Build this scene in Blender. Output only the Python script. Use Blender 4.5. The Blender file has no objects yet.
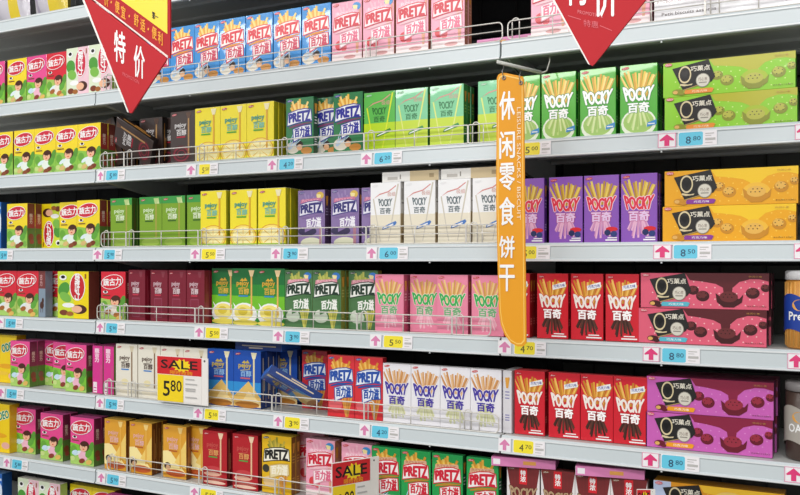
import bpy, bmesh, math, random
from mathutils import Vector, Matrix
R = random.Random(7)
COL = bpy.context.scene.collection
# ------------------------------------------------------------------ camera geometry
F = 865.0; HY = 261.5; TH = math.radians(27.467); D = 1.9653; ZC = 1.45
def ang(px): return math.atan((px - 400) / F) - TH
def T(px, y=0.0): return (D + y) * math.tan(ang(px))
def scl(px, y=0.0):
    b = math.atan((px - 400) / F)
    return F / ((D + y) * math.cos(b) / math.cos(ang(px)))
def P(px, py, y=0.0): return Vector((T(px, y), y, ZC + (HY - py) / scl(px, y)))
# ------------------------------------------------------------------ materials
def lin(h):
    h = h.lstrip('#'); o = []
    for i in (0, 2, 4):
        c = int(h[i:i+2], 16) / 255
        o.append(c / 12.92 if c <= .04045 else ((c + .055) / 1.055) ** 2.4)
    return (*o, 1)
MATS = {}
def M(hx, rough=.38, metal=0.0, coat=0.0, bump=0.0, noise=0.0, alpha=1.0, trans=0.0):
    key = (hx, rough, metal, coat, bump, noise, alpha, trans)
    if key in MATS: return MATS[key]
    m = bpy.data.materials.new('mat_%s_%d' % (hx.strip('#'), len(MATS))); m.use_nodes = True
    nt = m.node_tree; b = nt.nodes['Principled BSDF']
    b.inputs['Base Color'].default_value = lin(hx); b.inputs['Roughness'].default_value = rough
    b.inputs['Metallic'].default_value = metal; b.inputs['Coat Weight'].default_value = coat
    b.inputs['Coat Roughness'].default_value = .06
    b.inputs['Alpha'].default_value = alpha; b.inputs['Transmission Weight'].default_value = trans
    if bump or noise:
        tc = nt.nodes.new('ShaderNodeTexCoord'); n = nt.nodes.new('ShaderNodeTexNoise')
        n.inputs['Scale'].default_value = 8 if bump else 60; n.inputs['Detail'].default_value = 2
        nt.links.new(tc.outputs['Object'], n.inputs['Vector'])
        if bump:
            bp = nt.nodes.new('ShaderNodeBump'); bp.inputs['Strength'].default_value = bump; bp.inputs['Distance'].default_value = .01
            nt.links.new(n.outputs['Fac'], bp.inputs['Height']); nt.links.new(bp.outputs['Normal'], b.inputs['Coat Normal'])
        if noise:
            r = nt.nodes.new('ShaderNodeMixRGB'); r.blend_type = 'MULTIPLY'; r.inputs[0].default_value = noise
            r.inputs[1].default_value = lin(hx); nt.links.new(n.outputs['Fac'], r.inputs[2]); nt.links.new(r.outputs[0], b.inputs['Base Color'])
    MATS[key] = m; return m
def G(hx): return M(hx, .3)            # printed card
def W_(hx): return M(hx, .4, 0, .8, .3)  # card under shrink film
# ------------------------------------------------------------------ text outlines
TXT = {}
def tmesh(s, off=0.0):
    k = (s, off)
    if k in TXT: return TXT[k]
    c = bpy.data.curves.new('lettering', 'FONT'); c.body = s; c.resolution_u = 2; c.offset = off
    o = bpy.data.objects.new('lettering', c); COL.objects.link(o)
    dg = bpy.context.evaluated_depsgraph_get()
    me = bpy.data.meshes.new_from_object(o.evaluated_get(dg))
    v = [(q.co.x, q.co.y) for q in me.vertices]; f = [tuple(p.vertices) for p in me.polygons]
    bpy.data.objects.remove(o); bpy.data.curves.remove(c); bpy.data.meshes.remove(me)
    xs = [a for a, _ in v]; ys = [b for _, b in v]
    TXT[k] = (v, f, (min(xs), max(xs), min(ys), max(ys))); return TXT[k]
# ------------------------------------------------------------------ mesh builder
class MB:
    def __init__(s): s.v = []; s.f = []; s.mi = []; s.m = []
    def mid(s, m):
        if m not in s.m: s.m.append(m)
        return s.m.index(m)
    def add(s, vs, fs, m):
        b = len(s.v); k = s.mid(m); s.v += [tuple(x) for x in vs]
        for f in fs: s.f.append(tuple(b + i for i in f)); s.mi.append(k)
    def box(s, x0, x1, y0, y1, z0, z1, m, bev=0.0, mats=None):
        if not bev:
            vs = [(x, y, z) for x in (x0, x1) for y in (y0, y1) for z in (z0, z1)]
            fs = [(0,1,3,2),(4,6,7,5),(0,4,5,1),(2,3,7,6),(0,2,6,4),(1,5,7,3)]  # -x +x -y +y -z +z
            if mats:
                for f, mm in zip(fs, mats): s.add([vs[i] for i in f], [(0,1,2,3)], mm)
            else: s.add(vs, fs, m)
            return
        bm = bmesh.new(); r = bmesh.ops.create_cube(bm, size=1)
        for v in bm.verts: v.co = Vector(((x0+x1)/2 + v.co.x*(x1-x0), (y0+y1)/2 + v.co.y*(y1-y0), (z0+z1)/2 + v.co.z*(z1-z0)))
        bmesh.ops.bevel(bm, geom=bm.edges[:], offset=bev, segments=1, affect='EDGES')
        bm.normal_update()
        for f in bm.faces:
            mm = m
            if mats:
                n = f.normal; a = max(range(3), key=lambda i: abs(n[i])); mm = mats[a*2 + (1 if n[a] > 0 else 0)]
            s.add([v.co.copy() for v in f.verts], [tuple(range(len(f.verts)))], mm)
        bm.free()
    def prism(s, pts, a, b, m, axis='x'):
        n = len(pts); vs = []
        for t in (a, b):
            for p, q in pts: vs.append({'x': (t, p, q), 'y': (p, t, q), 'z': (p, q, t)}[axis])
        fs = [tuple(range(n))[::-1], tuple(range(n, 2*n))] + [(i, (i+1) % n, n+(i+1) % n, n+i) for i in range(n)]
        s.add(vs, fs, m)
    def tube(s, pts, r, m, closed=False, seg=7):
        pts = [Vector(p) for p in pts]; n = len(pts); vs = []; fs = []
        up0 = None
        for i, p in enumerate(pts):
            a = pts[(i-1) % n] if (closed or i > 0) else p; c = pts[(i+1) % n] if (closed or i < n-1) else p
            d = (c - a).normalized()
            u = up0 - d*up0.dot(d) if up0 is not None else d.orthogonal()
            u.normalize(); up0 = u; w = d.cross(u)
            for k in range(seg):
                t = 2*math.pi*k/seg; vs.append(p + u*math.cos(t)*r + w*math.sin(t)*r)
        for i in range(n if closed else n-1):
            j = (i+1) % n
            for k in range(seg): fs.append((i*seg+k, i*seg+(k+1) % seg, j*seg+(k+1) % seg, j*seg+k))
        if not closed: fs += [tuple(range(seg))[::-1], tuple((n-1)*seg+k for k in range(seg))]
        s.add(vs, fs, m)
    def lathe(s, prof, m, seg=32, c=(0,0)):
        vs = []; fs = []
        for r, z in prof:
            for k in range(seg):
                t = 2*math.pi*k/seg; vs.append((c[0]+r*math.cos(t), c[1]+r*math.sin(t), z))
        for i in range(len(prof)-1):
            for k in range(seg): fs.append((i*seg+k, i*seg+(k+1) % seg, (i+1)*seg+(k+1) % seg, (i+1)*seg+k))
        fs += [tuple(range(seg))[::-1], tuple((len(prof)-1)*seg+k for k in range(seg))]
        s.add(vs, fs, m)
    def mesh(s, name):
        me = bpy.data.meshes.new(name); me.from_pydata([tuple(v) for v in s.v], [], s.f)
        for m in s.m: me.materials.append(m)
        me.polygons.foreach_set('material_index', s.mi); me.update(); return me
    def obj(s, name, parent=None, smooth=False):
        me = s.mesh(name)
        if smooth:
            me.polygons.foreach_set('use_smooth', [True]*len(me.polygons))
        o = bpy.data.objects.new(name, me); COL.objects.link(o); o.parent = parent; return o
class Art:
    """prints flat inked shapes on a plane: o + u*ex + v*ey, lifted a hair along n"""
    def __init__(s, mb, o, ex, ey, n, step=.00007):
        s.mb = mb; s.o = Vector(o); s.ex = Vector(ex); s.ey = Vector(ey); s.n = Vector(n); s.k = 1; s.st = step
        s.asp = s.ex.length / s.ey.length
    def pt(s, u, v): return s.o + s.ex*u + s.ey*v + s.n*(s.st*s.k)
    def poly(s, pts, m):
        s.mb.add([s.pt(u, v) for u, v in pts], [tuple(range(len(pts)))], m); s.k += 1
    def rect(s, a, b, c, d, m): s.poly([(a, b), (c, b), (c, d), (a, d)], m)
    def ell(s, u, v, ru, rv, m, rot=0, n=18, a0=0, a1=360):
        pts = []
        for i in range(n + (0 if a1-a0 == 360 else 1)):
            t = math.radians(a0 + (a1-a0)*i/n); x = ru*math.cos(t)*s.asp; y = rv*math.sin(t)
            c, q = math.cos(math.radians(rot)), math.sin(math.radians(rot))
            pts.append((u + (x*c - y*q)/s.asp, v + x*q + y*c))
        s.poly([(min(1, max(0, a)), min(1, max(0, b))) for a, b in pts], m)
    def ring(s, u, v, ru, rv, w, m, n=24):
        vs = []; fs = []
        for i in range(n):
            t = 2*math.pi*i/n
            for q in (1, 1-w): vs.append(s.pt(u+ru*q*math.cos(t), v+rv*q*math.sin(t)))
            j = (i+1) % n; fs.append((2*i, 2*j, 2*j+1, 2*i+1))
        s.mb.add(vs, fs, m); s.k += 1
    def text(s, t, u, v, w, h, m, bold=.01, out=None, oamt=.05, warp=None, rot=0):
        vv, ff, ref = tmesh(t); c, q = math.cos(math.radians(rot)), math.sin(math.radians(rot)); hh = min(h, w*s.asp) if len(t) > 3 else h
        for b, mm, nd in (((bold+oamt, out, 10),) if out else ()) + ((bold, m, 6 if bold > .025 else (4 if bold > 0 else 1)),):
            r = b*h*.95
            for k in range(nd):
                dx, dy = (r*math.cos(2*math.pi*k/nd), r*math.sin(2*math.pi*k/nd)) if b > 0 else (0, 0); vs = []
                for x, y in vv:
                    X = (x-ref[0])/(ref[1]-ref[0]) - .5; Y = (y-ref[2])/(ref[3]-ref[2]) - .5
                    if warp: X, Y = warp(X, Y)
                    X = X*w*s.asp + dx; Y = Y*h + dy
                    vs.append(s.pt(u + (X*c - Y*q)/s.asp, v + X*q + Y*c))
                s.mb.add(vs, ff, mm); s.k += .15
            s.k += .5
    def fan(s, n, u, v, r0, r1, a0, a1, wd, ms, jit=.12):
        rr = random.Random(n*31+int(v*100)); k0 = s.k
        for i in range(n):
            a = math.radians(a0 + (a1-a0)*(i+.5)/n + rr.uniform(-2, 2)); q = r1*(1 - rr.uniform(0, jit))
            dx, dy = math.sin(a), math.cos(a); px, py = dy*wd/2, -dx*wd/2
            pts = [(r0*dx-px, r0*dy-py), (r0*dx+px, r0*dy+py), (q*dx+px, q*dy+py), (q*dx-px, q*dy-py)]
            pts = [(min(.98, max(.02, u+x/s.asp)), min(.99, max(.01, v+y))) for x, y in pts]
            s.k = k0 + i % 3; s.poly(pts, ms[i % len(ms)])
        s.k = k0 + 3
def tag(o, label=None, cat=None, group=None, kind=None):
    if label: o['label'] = label
    if cat: o['category'] = cat
    if group: o['group'] = group
    if kind: o['kind'] = kind
    return o
def empty(name, loc=(0,0,0), rz=0):
    o = bpy.data.objects.new(name, None); COL.objects.link(o); o.empty_display_size = .02
    o.location = loc; o.rotation_euler = (0, 0, rz); return o
# ------------------------------------------------------------------ carton kinds
KIND = {}
def carton(key, name, cat, desc, w, h, t, sides, draw, side=None, film=False):
    KIND[key] = dict(name=name, cat=cat, desc=desc, w=w, h=h, t=t, sides=sides, draw=draw, side=side, mesh=None)
def kmesh(key):
    K = KIND[key]
    if K['mesh'] is None:
        mb = MB(); w, h, t = K['w'], K['h'], K['t']
        front, sd, top = K['sides']
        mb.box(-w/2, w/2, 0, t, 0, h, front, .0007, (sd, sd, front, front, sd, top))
        K['draw'](Art(mb, (-w/2, 0, 0), (w, 0, 0), (0, 0, h), (0, -1, 0)))
        if K['side']:
            K['side'](Art(mb, (w/2, 0, 0), (0, t, 0), (0, 0, h), (1, 0, 0)))
            K['side'](Art(mb, (-w/2, t, 0), (0, -t, 0), (0, 0, h), (-1, 0, 0)))
        # tuck flap seam on top
        a = Art(mb, (-w/2, 0, h), (w, 0, 0), (0, t, 0), (0, 0, 1)); a.rect(.03, .1, .97, .16, sd)
        K['mesh'] = mb.mesh(K['name'])
    return K['mesh']
white = G('#f4f4f4'); red = G('#d8232f'); dred = G('#a01522'); gold = G('#e0a040'); cream = G('#f3e6bd'); brown = G('#5a3322'); black = M('#120e0e', .5)
fan_warp = lambda X, Y: (X*(1+.28*Y*2*.5), Y*(1+.5*abs(X)) + .25*X*X*0 + .1*abs(X))
def logo(a, fg, bg, u=.15, v=.955):
    a.ell(u, v, .1, .018, bg, 8); a.text('Glico', u, v, .14, .018, fg, .0, rot=5)
def pocky(base, txt, out, cn, cnout, st, sb, extra=None, cup=None, lg=('#f4f4f4', '#c8202c')):
    def d(a):
        if cup: a.ell(.5, .16, .47, .21, G(cup[0])); a.ell(.5, .18, .41, .16, G(cup[1]))
        a.fan(15, .5, .38, .18, .56, -34, 34, .0046/ .155, [G(x) for x in st])
        a.fan(13, .5, .52, .1, .47, 152, 208, .0044/.155, [G(x) for x in sb], .25)
        a.text('POCKY', .5, .57, .74, .175, G(txt), .052, G(out) if out else None, .05, lambda X, Y: (X*(1+.25*(Y+.0)), Y*(1+.7*X*X) + .35*X*X))
        a.text('百奇', .5, .385, .56, .14, G(cn), .045, G(cnout) if cnout else None, .05)
        logo(a, G(lg[0]), G(lg[1]))
        if extra: extra(a)
    return d
def pside(fg):
    def d(a):
        for i, z in enumerate((.2, .24, .28, .55, .6, .65)): a.rect(.25, z, .75, z+.018, fg)
        a.fan(3, .5, .7, .02, .2, -10, 10, .03, [gold])
    return d
def fries(a, cols):
    a.fan(13, .52, .58, .1, .4, -38, 34, .006/.16, [G(c) for c in cols], .25)
def pretz(txt, ban, sub, cnt, band, fry=('#f2c14e', '#e3a036', '#f7d780'), low=None, strip=None, badge=None):
    up = lambda k, s_=1: (lambda X, Y: (X, Y*(1+.25*X) + k*X - .25*X*X))
    def d(a):
        if low: low(a)
        fries(a, fry)
        if badge: a.ell(.83, .9, .14, .065, G(badge)); a.fan(3, .8, .82, .0, .11, -30, 20, .04, [G('#f0e0a0')])
        if strip: a.poly([(.1, .76), (.88, .8), (.86, .86), (.12, .83)], G(strip[0])); a.text('ROAST', .48, .812, .62, .045, G(strip[1]), .02)
        a.poly([(.04, .52), (.08, .755), (.4, .8), (.7, .815), (.93, .79), (.965, .58), (.7, .585), (.38, .56)], G(ban[1]))
        a.poly([(.065, .54), (.105, .74), (.4, .785), (.7, .8), (.91, .775), (.94, .597), (.7, .602), (.38, .575)], G(ban[0]))
        a.text('PRETZ', .505, .68, .76, .155, G(txt), .08, None, .05, up(.16))
        a.poly([(.12, .49), (.94, .56), (.94, .575), (.4, .555), (.12, .51)], G(band))
        a.poly([(.27, .24), (.25, .48), (.6, .53), (.93, .54), (.95, .34), (.62, .32)], G(sub[1]))
        a.poly([(.3, .265), (.28, .47), (.6, .515), (.9, .525), (.92, .355), (.62, .335)], G(sub[0]))
        a.text('百力滋', .6, .42, .54, .16, G(cnt), .045, None, .05, up(.1))
        logo(a, G('#f4f4f4'), G('#4a4a55') if ban[1] == '#222222' else G(ban[1]))
    return d
def pejoy(txt, cn, bar, stick, tip, pic, brandtop=None):
    def d(a):
        pic(a)
        a.rect(.72, .2, .78, .9, G(stick)); a.poly([(.64, .97), (.86, .97), (.8, .86), (.7, .86)], G(tip))
        if brandtop: a.poly([(.3, .78), (.4, .83), (.46, .8), (.52, .84), (.6, .78)], G(brandtop))
        a.text('pejoy', .42, .73, .46, .1, G(txt), .045)
        a.ell(.43, .665, .2, .006, G(txt), 6)
        a.text('百醇', .46, .6, .4, .105, G(cn), .03)
        a.rect(.26, .505, .62, .53, G(bar))
        logo(a, G('#ffffff'), G('#b9303a'), .17, .94)
    return d
def pjside(c):
    return lambda a: (a.rect(.4, .15, .55, .88, G(c)), a.rect(.65, .3, .8, .6, G(c)))
def kid(top, oval, shirt, grass, lowbits, turn=False):
    def d(a):
        a.poly([(0, 0), (1, 0), (1, .36), (.75, .46), (.4, .42), (0, .45)], G(grass))
        a.poly([(0, 0), (1, 0), (1, .12), (.5, .2), (0, .16)], G('#a9d06a'))
        a.ell(.15, .3, .13, .1, G('#6aa83a'), 20); a.ell(.9, .4, .1, .12, G('#5b9a37'), -20)
        a.ell(.53, .2, .2, .11, G(shirt), -20); a.ell(.3, .24, .16, .04, G('#dfeef2'), 25); a.ell(.78, .26, .16, .07, G('#62a83c'), 40)
        a.ell(.1, .12, .1, .05, G('#c8dc8a')); a.ell(.88, .1, .1, .07, G('#7cb04a'), 30)
        a.ell(.6, .4, .21, .115, G('#4a2418'), 10); a.ell(.57, .375, .16, .088, G('#f0b996')); a.ell(.62, .445, .17, .045, G('#4a2418'), 10)
        a.ell(.52, .385, .018, .008, brown); a.ell(.62, .39, .018, .008, brown); a.ell(.57, .34, .04, .01, red)
        for u, v, c in lowbits: a.ell(u, v, .13, .05, G(c), 15)
        a.ell(.47, .79, .46, .15, white, 8); a.ell(.47, .79, .435, .138, G(oval), 8)
        a.text('蔬古力', .47, .79, .72, .15, white, .035, None, .05, lambda X, Y: (X, Y*(1+.2*X)), rot=4)
        a.ell(.2, .58, .1, .03, white); a.ell(.2, .585, .06, .025, G('#4a2a2a')); a.rect(.08, .5, .38, .52, G('#7a4b2a'))
    return d
def kside(top):
    def d(a):
        a.rect(0, 0, 1, .45, G('#5d7e36')); a.ell(.5, .25, .35, .08, G('#8a4a2c')); a.ell(.6, .15, .3, .05, G('#a04a38'))
        a.rect(0, .45, 1, .75, G(top)); a.text('蔬\n古\n力', .5, .66, .4, .22, G('#d9b9a8'), .02)
    return d
def kid_turned(base, base2, oval, flip=False):
    """the same snack's box standing so that its wide print reads sideways"""
    def d(a):
        a.rect(0, 0, .52, 1, G(base2)); a.ell(.2, .62, .2, .14, G('#4f9a3a'), 30); a.ell(.25, .45, .2, .1, G('#7dba4c'), -20)
        a.ell(.7, .2, .24, .1, G('#4a2418')); a.ell(.62, .2, .17, .075, G('#f0b996')); a.ell(.35, .28, .2, .05, white)
        a.ell(.2, .12, .14, .06, G('#7b3b22')); a.ell(.4, .1, .12, .05, G('#a4642d'))
        a.ell(.64, .67, .25, .29, white); a.ell(.64, .67, .225, .275, G(oval))
        a.text('蔬古力', .64, .67, .46, .26*1.2, white, .05, rot=-90) if False else None
        for i, ch in enumerate('蔬古力'): a.text(ch, .64, .83-.16*i, .26, .14, white, .05, rot=-90)
        a.ell(.18, .87, .12, .06, white); a.ell(.18, .88, .07, .035, black); a.rect(.88, .85, .92, .95, G('#a05a20'))
    return d
def slim(top, low, txt, lines, rib):
    def d(a):
        a.rect(0, 0, 1, .48, G(low))
        a.poly([(.08, .74), (.12, .745), (.36, .02), (.33, .02)], G(lines)); a.poly([(.9, .97), (.95, .97), (.62, .06), (.59, .06)], G(lines))
        a.poly([(.1, .74), (.3, .82), (.6, .86), (.85, .95), (.86, .935), (.62, .845), (.3, .8)], G('#d58a86'))
        a.text('极细', .7, .81, .26, .07, G('#d09a90'), .0)
        a.text('POCKY', .5, .675, .42, .115, G(txt), .03, None, 0, lambda X, Y: (X*(1+.2*Y), Y+.3*X*X))
        a.text('百奇', .5, .545, .36, .095, G(txt), .02)
        a.poly([(.4, .24), (.42, .29), (.84, .38), (.88, .35), (.82, .31)], G(rib)); a.poly([(.43, .255), (.44, .275), (.76, .34), (.77, .32)], white)
        a.poly([(0, 0), (1, 0), (1, .04), (0, .06)], G(low)); logo(a, white, G('#7fb98c') if top != '#f2f2f4' else G('#e8e8ea'), .17, .95)
    return d
def qbox(base, dot, swoop, blob, ribbon, speck, rtxt='#ffffff', rim=None):
    def d(a):
        for i in range(14):
            for j in range(5):
                u = .1+.066*i+(.033 if j % 2 else 0); v = .12+.16*j
                if u < .98: a.ell(u, v, .006, .018, G(dot), n=8); a.k -= 1
        a.k += 1
        a.poly([(0.36, 1), (.4, .8), (.46, .78), (.54, .74), (.6, .7), (.655, .6), (.665, .35), (.72, .35), (.73, .6), (.78, .76), (.86, .84), (.93, .84), (1, .78), (1, 1)], G(swoop))
        for (u, v, r) in ((.425, .52, .045), (.5, .36, .052), (.88, .46, .052), (.975, .6, .035)):
            a.ell(u, v, r, r*2.9, G(blob[0])); a.ell(u-.006, v+.04, r*.75, r*1.9, G(blob[1]))
            for q in range(5):
                t = q*1.26+u*9; a.ell(u+.55*r*math.cos(t), v+.02+1.5*r*math.sin(t), .005, .015, G(speck), n=6); a.k -= 1
            a.k += 1
        if rim: a.ell(.7, .33, .105, .27, G(rim))
        a.poly([(.6, .45), (.61, .2), (.66, .06), (.74, .06), (.8, .2), (.81, .42), (.78, .3), (.64, .34)], G(blob[0])); a.ell(.7, .35, .07, .15, G(blob[1]))
        for q in range(6): a.ell(.66+.016*q, .36+(.06 if q % 2 else -.02), .006, .017, G(speck), n=6); a.k -= 1
        a.k += 1
        a.poly([(.075, .82), (.36, 1), (.41, .5), (.38, .36), (.16, .17)], black)
        a.poly([(.16, .19), (.37, .39), (.372, .37), (.16, .165)], G('#b79a63'))
        a.ring(.175, .62, .05, .25, .2, G('#d9c9a0')); a.poly([(.14, .37), (.2, .33), (.235, .35), (.23, .31), (.17, .29), (.135, .32)], G('#d9c9a0'))
        a.poly([(.175, .5), (.145, .66), (.16, .74), (.176, .7), (.192, .74), (.207, .66)], G('#0c0a0a'))
        a.text('巧菓点', .295, .77, .15, .15, G('#e9e3d3'), .02)
        a.ell(.315, .42, .055, .2, G('#8f8a80')); a.ell(.315, .42, .05, .18, G('#d8d3c6')); a.text('巧心思', .315, .45, .07, .09, brown, .0); a.rect(.285, .34, .345, .37, G('#8f8a80'))
        a.poly([(.16, .06), (.18, .18), (.38, .19), (.4, .16), (.385, .06)], G(ribbon)); a.text('巧克力味', .29, .12, .12, .065, G(rtxt), .0)
        a.ell(.12, .14, .045, .08, G(blob[0])); a.ell(.1, .13, .02, .05, G('#e0b060')); a.ell(.15, .08, .025, .05, G(blob[0]))
        a.text('休闲小食', .9, .91, .1, .05, G('#b98a4a'), .0); a.text('84克(12枚)', .91, .1, .14, .045, brown, .0)
        a.ell(.045, .94, .03, .045, G('#d65b6a')); a.text('Glico', .045, .94, .045, .05, white, .0)
    return d
def lemon(a):
    a.ell(.5, .17, .5, .215, G('#d99a28')); a.ell(.5, .17, .47, .2, G('#f6df72')); a.ell(.5, .17, .4, .165, G('#fbf0b4'))
    for i in range(8):
        t = i*45; c, s_ = math.cos(math.radians(t)), math.sin(math.radians(t)); a.poly([(.5, .17), (.5+.38*c-.02*s_, .17+.15*s_+.008*c), (.5+.38*c+.02*s_, .17+.15*s_-.008*c)], G('#eec24a'))
    a.rect(.0, .0, 1, .05, G('#9cc63c'))
def cup(a):
    a.ell(.48, .2, .48, .2, white); a.ell(.45, .23, .36, .14, G('#f2e27e')); a.ell(.42, .25, .18, .07, G('#d9c23e')); a.ell(.5, .05, .5, .05, G('#e3d25a')); a.poly([(.04, .4), (.1, .37), (.2, .3), (.12, .3)], white)
def peak(a):
    a.poly([(0, .02), (1, .02), (1, .18), (.55, .47), (.1, .24), (0, .2)], G('#e2bb68')); a.poly([(.2, .02), (1, .02), (1, .1), (.55, .3)], G('#f0d596')); a.ell(.5, .06, .45, .06, G('#b9792f'))
def swirl(c1, c2):
    def d(a):
        for i in range(5): a.ring(.45, .2, .4-.07*i, .17-.03*i, .22, G(c1 if i % 2 else c2))
    return d
def goldpic(a):
    a.poly([(0, .1), (0, .5), (.3, .52), (1, .1)], G('#fbe9a4')); a.poly([(.5, .3), (1, .75), (1, .2)], G('#f2cf70'))
    a.ell(.2, .22, .14, .07, G('#3a1e14')); a.ell(.22, .19, .1, .05, G('#e2b48c')); a.ell(.55, .1, .42, .07, G('#c25a2c'))
def whitepic(a): a.ell(.42, .28, .16, .06, G('#e8dcae')); a.ell(.5, .1, .35, .05, G('#efe6cf'))
def rpic(a):
    a.ell(.45, .3, .3, .05, G('#c8444a')); a.ell(.4, .2, .34, .04, G('#e9b7a0')); a.ell(.55, .12, .4, .04, G('#d36a60')); a.ell(.5, .05, .45, .03, G('#f0cdb8'))
PJ = ('filled_stick_box', 'snack box'); PZ = ('pretzel_stick_box', 'snack box'); PK = ('coated_stick_box', 'snack box'); KD = ('children_snack_box', 'snack box'); CK = ('cookie_box', 'snack box')
def berries(a):
    a.ell(.8, .2, .17, .035, red); a.ell(.68, .15, .09, .045, G('#1d2a5c')); a.ell(.86, .13, .09, .045, G('#2a3b78')); a.rect(.62, .03, .95, .05, white); a.rect(.68, .065, .95, .08, white)
def rbits(a):
    a.poly([(.5, .82), (.92, .88), (.94, .8), (.52, .75)], white); a.text('巧克力味', .72, .815, .36, .045, G('#3a3aa0'), .02, rot=8)
    a.rect(.55, .07, .88, .085, white); a.rect(.48, .03, .95, .05, white)
def gbits(a): a.poly([(.72, .1), (.74, .16), (.98, .2), (.98, .13)], G('#3a8fd0')); a.rect(.76, .135, .93, .15, white)
RCH = ['#4a2a20', '#5c352a', '#3c211a']
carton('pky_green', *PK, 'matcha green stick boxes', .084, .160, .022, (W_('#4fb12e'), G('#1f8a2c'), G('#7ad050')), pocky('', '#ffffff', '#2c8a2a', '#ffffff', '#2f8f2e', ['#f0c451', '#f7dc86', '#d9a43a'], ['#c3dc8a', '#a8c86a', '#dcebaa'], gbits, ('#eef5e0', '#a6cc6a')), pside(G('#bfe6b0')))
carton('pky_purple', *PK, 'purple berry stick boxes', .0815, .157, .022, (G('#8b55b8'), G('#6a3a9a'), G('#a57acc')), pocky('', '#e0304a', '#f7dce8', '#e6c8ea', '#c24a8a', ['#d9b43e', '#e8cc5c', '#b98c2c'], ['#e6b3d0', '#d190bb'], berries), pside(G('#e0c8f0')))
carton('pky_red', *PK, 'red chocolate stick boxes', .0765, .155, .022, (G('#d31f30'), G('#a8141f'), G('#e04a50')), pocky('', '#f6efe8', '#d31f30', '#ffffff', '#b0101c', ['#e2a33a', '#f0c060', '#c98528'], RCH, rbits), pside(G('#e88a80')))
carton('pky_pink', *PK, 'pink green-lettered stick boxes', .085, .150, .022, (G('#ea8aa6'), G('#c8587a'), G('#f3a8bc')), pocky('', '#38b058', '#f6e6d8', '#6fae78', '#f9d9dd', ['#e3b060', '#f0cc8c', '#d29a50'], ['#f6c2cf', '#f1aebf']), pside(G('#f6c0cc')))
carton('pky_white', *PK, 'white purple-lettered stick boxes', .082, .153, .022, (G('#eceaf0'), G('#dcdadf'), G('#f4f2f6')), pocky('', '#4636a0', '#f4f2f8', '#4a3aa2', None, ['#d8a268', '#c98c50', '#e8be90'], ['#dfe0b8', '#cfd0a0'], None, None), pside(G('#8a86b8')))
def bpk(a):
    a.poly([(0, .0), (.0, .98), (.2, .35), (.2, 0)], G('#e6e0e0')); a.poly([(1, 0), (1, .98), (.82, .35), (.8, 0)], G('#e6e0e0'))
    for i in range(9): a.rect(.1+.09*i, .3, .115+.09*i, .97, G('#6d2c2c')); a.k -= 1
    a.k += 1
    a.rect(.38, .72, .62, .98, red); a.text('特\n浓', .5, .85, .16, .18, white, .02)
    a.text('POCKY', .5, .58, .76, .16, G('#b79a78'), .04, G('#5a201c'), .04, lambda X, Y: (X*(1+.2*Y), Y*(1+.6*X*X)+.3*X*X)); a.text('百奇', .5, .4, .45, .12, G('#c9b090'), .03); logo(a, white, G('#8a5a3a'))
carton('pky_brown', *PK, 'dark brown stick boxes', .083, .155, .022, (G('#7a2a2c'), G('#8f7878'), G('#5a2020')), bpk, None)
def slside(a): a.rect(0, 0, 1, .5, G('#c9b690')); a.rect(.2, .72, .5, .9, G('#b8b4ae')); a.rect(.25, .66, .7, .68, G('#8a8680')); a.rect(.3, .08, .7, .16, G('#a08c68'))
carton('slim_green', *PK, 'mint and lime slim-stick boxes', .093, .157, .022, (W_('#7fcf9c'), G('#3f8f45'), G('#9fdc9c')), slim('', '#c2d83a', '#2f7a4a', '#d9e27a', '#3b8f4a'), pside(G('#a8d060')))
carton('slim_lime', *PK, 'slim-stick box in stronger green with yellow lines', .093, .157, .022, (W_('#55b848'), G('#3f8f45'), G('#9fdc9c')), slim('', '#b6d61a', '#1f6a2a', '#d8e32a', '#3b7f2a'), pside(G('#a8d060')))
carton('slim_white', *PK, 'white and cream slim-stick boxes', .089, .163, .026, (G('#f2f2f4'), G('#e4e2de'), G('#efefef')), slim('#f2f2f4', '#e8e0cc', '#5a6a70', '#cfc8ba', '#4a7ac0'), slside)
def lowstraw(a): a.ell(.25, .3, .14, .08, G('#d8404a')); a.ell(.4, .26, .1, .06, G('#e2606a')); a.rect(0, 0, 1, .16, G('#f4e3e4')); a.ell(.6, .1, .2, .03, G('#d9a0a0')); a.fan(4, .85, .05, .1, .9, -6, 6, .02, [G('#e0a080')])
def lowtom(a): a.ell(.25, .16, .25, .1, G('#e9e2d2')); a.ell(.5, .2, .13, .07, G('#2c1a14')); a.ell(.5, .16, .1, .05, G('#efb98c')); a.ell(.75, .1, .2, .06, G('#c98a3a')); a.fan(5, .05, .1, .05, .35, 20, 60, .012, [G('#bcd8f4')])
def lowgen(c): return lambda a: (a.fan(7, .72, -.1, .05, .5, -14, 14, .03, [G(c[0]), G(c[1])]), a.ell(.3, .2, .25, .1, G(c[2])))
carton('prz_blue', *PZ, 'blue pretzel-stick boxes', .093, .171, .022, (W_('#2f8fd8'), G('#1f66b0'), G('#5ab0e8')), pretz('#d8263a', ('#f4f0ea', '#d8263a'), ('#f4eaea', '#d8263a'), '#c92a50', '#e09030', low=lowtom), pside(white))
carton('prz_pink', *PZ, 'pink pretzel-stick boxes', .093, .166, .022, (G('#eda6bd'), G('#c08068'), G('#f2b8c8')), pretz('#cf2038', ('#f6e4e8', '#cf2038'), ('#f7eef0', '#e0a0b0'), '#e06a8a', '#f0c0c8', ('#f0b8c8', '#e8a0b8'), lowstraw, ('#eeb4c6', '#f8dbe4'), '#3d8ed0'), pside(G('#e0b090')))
carton('prz_dgreen', *PZ, 'dark green pretzel-stick boxes', .091, .164, .022, (W_('#1f7a45'), G('#14532e'), G('#3a9a60')), pretz('#2c2f9a', ('#eef0f4', '#2c2f9a'), ('#eef0f4', '#2c2f9a'), '#2c2f9a', '#7a3a6a', low=lowtom), pside(white))
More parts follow.
